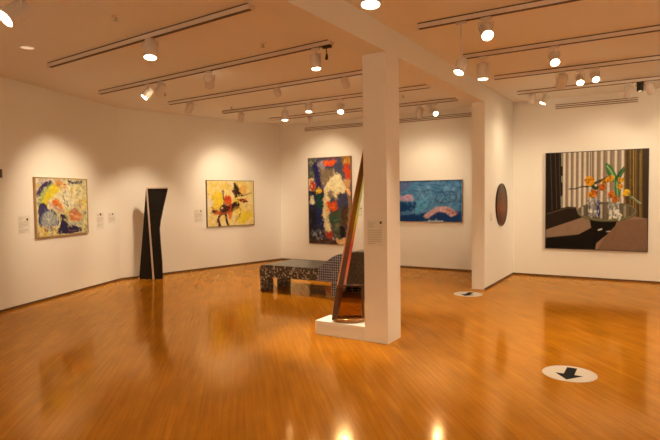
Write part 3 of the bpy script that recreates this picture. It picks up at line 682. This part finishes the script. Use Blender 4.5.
# ------------------------------------------------------------------ plinth and translucent sculpture
PLINTHM = mat('plinth_paint', (0.80, 0.77, 0.74), 0.6, spec=0.3)
tag(MB().bx(-3.592, COLX0 - 0.001, COLY0, COLY1, 0, 0.166, 0.003).build('plinth', PLINTHM), 'low white plinth against the foot of the white column', 'plinth')
def resin_sculpture():
    ox, oy, oz = -3.20, 5.64, 0.166
    t = thing('resin_sculpture', 'tall leaning amber and iridescent resin sculpture standing on the low white plinth', 'sculpture', (ox, oy, oz))
    S = ramp_material('amber_body', 'Z', [(0.0, (.05, .02, .010)), (.17, (.09, .03, .012)), (.3, (.16, .04, .012)), (.45, (.26, .10, .015)), (.6, (.24, .12, .015)), (.75, (.12, .05, .02)), (1, (.07, .025, .012))], 0.15, 0.0, 0.0, 0.15)
    E = ramp_material('iridescent_edge', 'Z', [(0.0, (.25, .05, .02)), (.17, (.75, .30, .16)), (.27, (.85, .16, .05)), (.36, (.80, .05, .02)), (.42, (.70, .35, .02)), (.47, (.85, .85, .08)), (.53, (.80, .98, .28)), (.64, (.74, .98, .40)), (.70, (.70, .50, .10)), (.76, (.36, .20, .30)), (.84, (.35, .15, .28)), (1, (.25, .08, .03))], 0.12, 0.0, 0.0, 0.05)
    # centre line of the leaning bar, local coordinates
    A = Vector((-3.320 - ox, 5.66 - oy, 0.56 - oz)); B = Vector((-3.085 - ox, 6.12 - oy, 2.72 - oz))
    r = Vector((.853, .522, 0)); f = Vector((-.522, .852, 0))
    def sect(P, x0, x1, d): return [P + r * x0 - f * d * .5, P + r * x1 - f * d * .5, P + r * x1 + f * d * .5, P + r * x0 + f * d * .5]
    def loft(b, s0, s1):
        v0 = [b.bm.verts.new(q) for q in s0]; v1 = [b.bm.verts.new(q) for q in s1]
        b.bm.faces.new(v0[::-1]); b.bm.faces.new(v1)
        for i in range(4): b.bm.faces.new((v0[i], v0[(i + 1) % 4], v1[(i + 1) % 4], v1[i]))
    b = MB(); loft(b, sect(A, -.058, .014, .08), sect(B, -.042, .008, .05)); b.build('bar', S, t)
    b = MB(); loft(b, sect(A, .015, .046, .065), sect(B, .009, .034, .04)); b.build('edge_strip', E, t)
    b = MB(); loft(b, sect(A - f * .046, -.068, -.050, .012), sect(B - f * .026, -.050, -.040, .008)); b.build('corner_bead', mat('copper_bead', (.45, .20, .08), .25, metal=.8), t)
    # amber foot: a hollow tapered sleeve that carries the bar
    m, tr, bs = nt('amber_resin'); L = tr.links.new
    bs.inputs['Base Color'].default_value = (.66, .42, .22, 1); bs.inputs['Roughness'].default_value = .02
    bs.inputs['Transmission Weight'].default_value = 1.0; bs.inputs['IOR'].default_value = 1.04
    b = MB()
    F0 = Vector((0, 0, .02)); F1 = Vector((-3.19 - ox, 5.66 - oy, .60 - oz)); N = 28
    rings = []
    for k, (q, ax, ay) in enumerate(((0, .150, .085), (.15, .145, .08), (.5, .145, .08), (1, .140, .075))):
        P = F0.lerp(F1, q)
        rings.append([b.bm.verts.new(P + r * ax * math.cos(2 * PI * i / N) + f * ay * math.sin(2 * PI * i / N)) for i in range(N)])
    for i in range(3):
        for k in range(N): b.bm.faces.new((rings[i][k], rings[i][(k + 1) % N], rings[i + 1][(k + 1) % N], rings[i + 1][k]))
    b.build('amber_foot', m, t, True)
    b = MB(); P0 = Vector((0, 0, .03)) - r * .185; P1 = A - r * .02 + Vector((0, 0, .02))
    loft(b, sect(P0 - f * .02, -.03, .035, .07), sect(P1 - f * .02, -.045, .045, .09)); b.build('left_leg', mat('smoked_resin', (.10, .04, .018), .35, var=.3, bscale=8, spec=.3), t)
    b = MB(); P2 = Vector((0, 0, .03)) + r * .165; P3 = P2 + Vector((-.012 * r.x, -.012 * r.y, .40))
    loft(b, sect(P2, -.010, .014, .05), sect(P3, -.010, .012, .04)); b.build('right_leg', MATS['smoked_resin'], t)
    b = MB(); loft(b, sect(P3 - r * .30 - f * .03, 0, .32, .02), [q + Vector((0, 0, .018)) for q in sect(P3 - r * .30 - f * .03, 0, .32, .02)]); b.build('cross_bar', MATS['smoked_resin'], t)
    b = MB(); pts = [Vector((0, 0, .028)) + r * .178 * math.cos(2 * PI * i / 40) + f * .11 * math.sin(2 * PI * i / 40) for i in range(40)]
    b.tube(pts, .027, 12, True); b.build('base_ring', mat('amber_bronze', (.34, .17, .06), .16, metal=.85), t, True)
resin_sculpture()

# ------------------------------------------------------------------ floor stickers: pale disc with a dark arrow
DISCM = mat('sticker_vinyl', (0.58, 0.50, 0.43), 0.7, spec=0.15)
ARROWM = mat('sticker_ink', (0.014, 0.012, 0.012), 0.8, spec=0.05)
def sticker(x, y, rz, label):
    t = thing('floor_sticker', label, 'floor sticker', (x, y, 0), rz, 'round arrow stickers on the floor')
    MB().lathe([(0.0, 0.238), (0.0012, 0.238), (0.0015, 0.236), (0.0015, 0.0)], (0, 0, 0), (0, 0, 1), 64).build('disc', DISCM, t)
    b = MB(); b.prism([(-.045, .185, .0015), (-.045, -.03, .0015), (-.12, -.03, .0015), (0, -.19, .0015), (.12, -.03, .0015), (.045, -.03, .0015), (.045, .185, .0015)], (0, 0, .001)); b.build('arrow', ARROWM, t)
sticker(-0.70, 5.40, 0.0, 'white round floor sticker with black arrow, nearest in the foreground')
sticker(-2.74, 8.90, 0.0, 'white round floor sticker with black arrow at the foot of the partition')

# ------------------------------------------------------------------ linear air vents high on the back wall
def vent(x0, x1, z0, z1, label):
    t = thing('air_vent', label, 'vent', (x0, YB, z0), 0, 'slotted air vents high on the back wall')
    W, H = x1 - x0, z1 - z0; b = MB()
    b.bx(0, W, -.012, 0, 0, .012); b.bx(0, W, -.012, 0, H - .012, H); b.bx(0, .012, -.012, 0, .012, H - .012); b.bx(W - .012, W, -.012, 0, .012, H - .012)
    b.build('vent_frame', RAILM, t)
    MB().bx(.012, W - .012, -.003, 0, .012, H - .012).build('dark_slot', DARK, t)
    for k in range(2):
        z = .012 + (k + 1) * (H - .024) / 3 + (k - .5) * .008 - .0
        MB().bx(.012, W - .012, -.012, -.003, z - .011, z + .011).build('slat', RAILM, t)
vent(-7.83, -2.95, 3.345, 3.452, 'long slotted air vent above the tall abstract and blue paintings')
vent(-1.80, -0.355, 3.345, 3.452, 'shorter slotted air vent above the large flower still life')

# ------------------------------------------------------------------ ceiling tracks
def rail(y, x0, x1, label, group='track rails under the ceiling', y1=None):
    y1 = y if y1 is None else y1
    t = thing('ceiling_track', label, 'light track', (x0, y, CEIL), math.atan2(y1 - y, x1 - x0), group)
    W = math.hypot(x1 - x0, y1 - y); h = CEIL - RAILZ
    MB().bx(0, W, -.035, .035, -h + .006, -.013).build('rail', RAILM, t)
    MB().bx(.004, W - .004, -.034, .034, -.013, 0).build('gap_shade', DARK, t)  # shade of the gap above the rail, put in as a dark strip
    MB().bx(.01, W - .01, -.022, .022, -h + .001, -h + .006).build('slot', DARK, t)
    for x in (-.006, W - .004): MB().bx(x, x + .010, -.038, .038, -h, -.006).build('end_cap', LAMPW, t)
LL = ['nearest left', 'second', 'third', 'fourth', 'fifth']
rail(TRACK_Y[0], -6.9, -3.4, 'ceiling track left of the beam, nearest the camera, carrying the large tilted lamp')
rail(4.40, -7.20, -3.40, 'track left of the beam starting above the gilt-framed painting, holding one glowing lamp', y1=4.14)
rail(6.00, -8.35, -3.39, 'track left of the beam whose end carries the small black fitting', y1=5.62)
rail(7.44, -8.22, -3.40, 'track left of the beam with three small dim lamps, third from the back', y1=7.22)
rail(8.91, -8.17, -3.38, 'track left of the beam with the row of downward glowing lamps, second from the back', y1=8.82)
rail(10.39, -8.03, -3.38, 'rearmost track left of the beam, just before the back wall', y1=10.35)
rail(TRACK_Y[1], -2.29, 2.2, 'nearest track right of the beam at the very top of the photo')
rail(TRACK_Y[2], -2.29, 2.6, 'track right of the beam carrying the long-stemmed pendant lamp and a bright spotlight')
rail(TRACK_Y[3], -2.29, 3.0, 'track right of the beam carrying the white downlight cylinder and a star-bright lamp')
rail(TRACK_Y[4], -2.28, 3.4, 'track right of the beam carrying the cluster of bright lamps')
rail(TRACK_Y[5], -2.265, 3.6, 'rearmost track right of the beam above the flower still life')

WARM = (1.0, 0.80, 0.53)
def track_light(x, y, z, target, label, watts=0.0, size=1.0, glow=True, cone=62, black=False, blend=0.9, lens=None):
    """lamp head centred at (x, y, z) hanging from the rail at y, its mouth turned to target"""
    t = thing('track_light', label, 'spotlight', (x, y, RAILZ), 0, 'track lights hanging from the ceiling tracks')
    HM = BLACKM if black else LAMPW
    L = .20 * size; R = .066 * size
    c = Vector((0, 0, z - RAILZ)); d = (Vector(target) - Vector((x, y, z))).normalized()
    MB().bx(-.055, .055, -.018, .018, -.028, 0, .004).build('adapter', HM, t)
    # stem runs down to the yoke behind the head
    side = d.cross(Vector((0, 0, 1)))
    side = side.normalized() if side.length > .15 else Vector((1, 0, 0))
    back = c - d * L * .10
    top = Vector((0, 0, min(-.03, c.z + R + .035)))
    MB().cyl((0, 0, -.026), (0, 0, top.z - .012), .009).build('stem', HM, t, True)
    b = MB(); w = R + .010
    pts = [back + side * w, Vector((side.x * w, side.y * w, top.z - .01)), Vector((-side.x * w, -side.y * w, top.z - .01)), back - side * w]
    for p0, p1 in zip(pts, pts[1:]): b.cyl(p0, p1, .006, n=8)
    b.build('yoke', HM, t)
    a = c - d * L * .5
    prof = [(0.0, 0.0), (0.0, R * .55), (L * .06, R * .82), (L * .16, R * .92), (L * .30, R * .95), (L * .34, R), (L * .985, R), (L, R * .98), (L, R * .90), (L * .93, R * .88)]
    MB().lathe(prof, a, d, 28).build('housing', HM, t, True)
    g = GLOWM if (watts > 0 and glow) else GLOWD
    if lens: g = lens
    MB().lathe([(L * .93, R * .89), (L * .935, 0.0)], a, d, 28).build('lens', g, t)
    if watts > 0:
        ld = bpy.data.lights.new('spot_lamp', 'SPOT'); ld.energy = watts; ld.color = WARM
        ld.spot_size = math.radians(cone); ld.spot_blend = blend; ld.shadow_soft_size = .04
        o = bpy.data.objects.new('spot_lamp', ld); COL.objects.link(o); o.parent = t
        o.location = a + d * (L + .02); o.rotation_euler = d.to_track_quat('-Z', 'Y').to_euler()
    return t
KB = 1.3
TL = track_light
CAM = Vector((0, 0, 1.7))
# left of the beam
TL(-4.52, 2.49, 3.235, (-4.616, 1.757, 2.57), 'large white track lamp at the top left corner, closest to the camera', 60, 1.15, cone=90)
TL(-3.84, 2.49, 3.33, (-3.9, 3.2, 0), 'track lamp just showing its lit rim at the top edge of the photo', 25, 1.0, cone=90)
TL(-4.979, 4.248, 3.401, (-4.5, 3.6, 0), 'single glowing downlight on the track above the gilt-framed painting', 50, 1.15, cone=110)
TL(-7.003, 5.897, 3.370, (-7.9, 4.3, 1.2), 'short white lamp with its bright mouth turned left, above the gilt-framed painting', 16, .95, cone=90)
TL(-6.672, 5.871, 3.394, (-9.02, 5.62, 1.25), 'dim white lamp just right of the bright-mouthed one on the same track', 250, .95, cone=64)
TL(-5.561, 5.786, 3.359, (-8.96, 10.0, 1.6), 'pale lamp alone in the middle of the track over the floor, turned away', 330, 1.05, cone=38)
TL(-3.633, 5.639, 3.347, (-3.25, 5.35, 0.1), 'star-bright lamp beside the black fitting left of the column', 420, .95, cone=38)
TL(-7.639, 7.413, 3.402, (-9.1, 7.55, 1.2), 'dim lamp above the black leaning sculpture', 170, 1.0, cone=62)
TL(-5.494, 7.316, 3.440, (-7.1, YB, 1.6), 'small dim lamp with a tiny bright spot, middle of the third track', 240, .8, cone=44)
TL(-4.144, 7.254, 3.416, (-4.6, YB, 1.6), 'small lamp with a lit lower edge next to the column', 170, .8, cone=50)
TL(-7.658, 8.900, 3.387, (-8.95, 9.95, 1.6), 'dim lamp nearest the yellow horse painting, turned to the wall', 110, 1.0, cone=76)
TL(-6.480, 8.878, 3.322, (-6.35, 8.5, 0), 'downward glowing lamp left of two others over the mosaic chaise', 200, 1.0, cone=110)
TL(-5.888, 8.867, 3.431, (-5.7, 8.3, 0), 'higher glowing lamp in the middle of the row over the mosaic chaise', 120, 1.0, cone=110)
TL(-5.155, 8.853, 3.338, (-4.5, 7.4, 1.0), 'star-bright lamp nearest the column in the row over the mosaic chaise', 160, .95, cone=100)
TL(-6.873, 10.380, 3.418, (-7.15, YB, 1.9), 'small dim lamp close to the back wall above the tall abstract painting', 45, .8, cone=100)
TL(-4.177, 10.357, 3.365, (-4.9, YB, 1.6), 'dim lamp on the left of a trio above the blue painting', 32, 1.0, cone=90)
TL(-3.977, 10.355, 3.414, (-4.2, YB, 1.6), 'dim middle lamp of the trio above the blue painting', 32, .8, cone=90)
TL(-3.857, 10.354, 3.334, (-3.0, 9.2, 2.4), 'bright-mouthed right lamp of the trio above the blue painting', 25, .8, cone=70)
# right of the beam
TL(-2.07, 4.07, 3.40, (-1.9, 3.6, 0), 'big glowing downlight at the top edge of the photo, above the column', 30, 1.3, cone=100)
TL(-1.55, 5.65, 3.37, (-.75, 4.3, 1.8), 'star-bright spotlight on the same track as the long-stemmed lamp', 50, .95, cone=90)
TL(-1.81, 5.65, 3.05, (-2.3, 4.6, 0.8), 'small lamp hanging low on a long thin stem right of the beam', 60, .85, cone=80)
TL(-2.02, 7.23, 3.32, (-2.02, 7.15, 0), 'white cylinder lamp glowing straight down beside the long-stemmed lamp', 200, 1.1, cone=110)
TL(-1.14, 7.23, 3.36, (-.5, 5.6, 1.4), 'star-bright lamp alone on the track right of the white cylinder lamp', 150, .9, cone=90)
TL(-1.28, 8.81, 3.37, (-2.3, YB, 1.4), 'tilted dim cylinder left of the cluster of bright lamps', 55, 1.1, cone=60)
TL(-1.03, 8.81, 3.36, (-.7, 7.4, 1.9), 'left bright lamp of the cluster above the flower still life', 160, .8, cone=80)
TL(-.83, 8.81, 3.38, (-.3, 7.5, 2.0), 'right bright lamp of the cluster above the flower still life', 160, .8, cone=80)
TL(-2.01, 10.39, 3.42, (-2.6, 10.7, 1.6), 'dim lamp nearest the partition corner, facing the round disc', 10, .85, cone=110)
TL(-1.79, 10.39, 3.38, (-2.6, 9.9, 1.6), 'pale lamp with a lit strip, second from the partition corner', 12, .85, cone=110)
TL(-.46, 10.39, 3.37, (-1.1, YB, 1.7), 'white lamp with lit lower edge left of the black lamp at the right', 32, .95, cone=100)
TL(-.30, 10.39, 3.43, (-.30, 10.3, 0), 'black lamp between two white ones at the far right', 0, .75, black=True)
TL(-.16, 10.39, 3.39, (.5, YB, 1.7), 'white lamp right of the black lamp at the far right', 32, .95, cone=100)
# unseen fill lamps added right of the frame and behind the camera
TL(1.4, 5.65, 3.33, (0.2, YB, 1.6), 'added fill lamp right of the frame, aimed at the back wall', 110, 1.0, cone=60)
TL(1.6, 7.23, 3.33, (-1.2, YB, 1.6), 'added fill lamp right of the frame, aimed at the flower still life', 80, 1.0, cone=56)

TL(1.2, 8.81, 3.33, (-2.6, 10.4, 1.4), 'added fill lamp right of the frame, aimed at the side of the partition', 110, 1.0, cone=56)
TL(1.9, 8.81, 3.33, (-.9, 9.6, 0), 'added fill lamp right of the frame, lighting the floor below the flower still life', 230, 1.0, cone=110)
for x, y, tx, ty, wt in ((-5.5, -1.0, -5.8, YF, 330), (-3.6, -1.0, -3.6, YF, 330), (-.9, -1.0, -.9, YF, 330), (1.2, -1.0, 1.2, YF, 330), (3.2, -1.0, 3.4, YF, 330), (2.6, 1.0, XR, .8, 330), (2.6, 4.07, XR, 4.3, 330), (2.6, 7.23, XR, 7.6, 330), (-4.6, .9, -7.6, .6, 260)):  # lamps added to wash the unseen walls and fill the column with bounce
    TL(x, y, 3.33, (tx, ty, 1.7), 'added fill lamp in the unseen part of the room behind the camera', wt * KB, 1.0, cone=75)['group'] = 'added fill lamps behind the camera'
for x0, x1 in ((-6.9, -3.4), (-2.3, 3.6)): rail(-1.0, x0, x1, 'ceiling track behind the camera')
rail(.95, -6.9, -3.4, 'ceiling track behind the camera'); rail(.95, -2.3, 3.6, 'ceiling track behind the camera')
t = thing('track_adapter', 'small black fitting with a dangling plug at the end of a left track', 'track fitting', (-3.47, 5.626, RAILZ))
MB().bx(-.05, .07, -.02, .02, -.03, 0, .004).build('box', BLACKM, t)
MB().cyl((.0, 0, -.03), (.005, 0, -.10), .006).build('cord', BLACKM, t)
MB().cyl((.005, 0, -.10), (.0, 0, -.165), .012, .020).build('plug', BLACKM, t)
# recessed downlight and sprinkler heads
t = thing('recessed_downlight', 'small round white fitting flush in the ceiling above the left wall', 'ceiling light', (-6.68, 3.80, CEIL))
MB().lathe([(0, .07), (.0, .11), (.010, .105), (.012, .085), (.004, .07)], (0, 0, 0), (0, 0, -1), 32).build('trim_ring', mat('trim_white', (.85, .82, .78), .4), t, True)
MB().lathe([(.003, .085), (.003, 0)], (0, 0, 0), (0, 0, -1), 32).build('lens', emit('lamp_off_glow', (1.0, .8, .55), .55), t)
for i, (x, y, lab) in enumerate(((-7.18, 7.30, 'tiny sprinkler head above the black leaning sculpture') , (-4.17, 5.28, 'tiny sprinkler head in the ceiling near the black track fitting'), (-7.65, 8.60, 'tiny sprinkler head above the yellow horse painting'), (-4.15, 9.47, 'tiny sprinkler head right of the column above the blue painting'), (-4.80, 3.66, 'tiny sprinkler head in the ceiling nearest the camera'))):
    if i == 0: x, y = -7.6, 6.78
    t = thing('sprinkler_head', lab, 'sprinkler', (x, y, CEIL), 0, 'sprinkler heads in the ceiling')
    MB().cyl((0, 0, -.012), (0, 0, 0), .04).build('cover_plate', RAILM, t, True)
    MB().cyl((0, 0, -.045), (0, 0, -.012), .014, .010).cyl((0, 0, -.050), (0, 0, -.046), .024).build('nozzle', STEEL, t)

# ------------------------------------------------------------------ world, camera, colour
w = bpy.data.worlds.new('world'); SC.world = w; w.use_nodes = True
w.node_tree.nodes['Background'].inputs['Color'].default_value = (1.0, 0.75, 0.5, 1)
w.node_tree.nodes['Background'].inputs['Strength'].default_value = 0.0
cd = bpy.data.cameras.new('camera'); cam = bpy.data.objects.new('camera', cd); COL.objects.link(cam)
cd.sensor_fit = 'HORIZONTAL'; cd.sensor_width = 36.0; cd.lens = 36.0 * 537.668 / 660.0
yaw, pit, rol = 0.5501, -0.0460, -0.0131
fw = Vector((-math.sin(yaw) * math.cos(pit), math.cos(yaw) * math.cos(pit), math.sin(pit)))
rt = Vector((math.cos(yaw), math.sin(yaw), 0)); up = rt.cross(fw)
r2 = rt * math.cos(rol) + up * math.sin(rol); u2 = -rt * math.sin(rol) + up * math.cos(rol)
M = Matrix((r2, u2, -fw)).transposed().to_4x4(); M.translation = Vector((0, 0, 1.7))
cam.matrix_world = M
cd.clip_start = 0.05; cd.clip_end = 100
SC.camera = cam
SC.view_settings.view_transform = 'Standard'
SC.view_settings.look = 'None'
SC.view_settings.exposure = 0.14
SC.view_settings.gamma = 1.0
SC.view_settings.use_curve_mapping = False
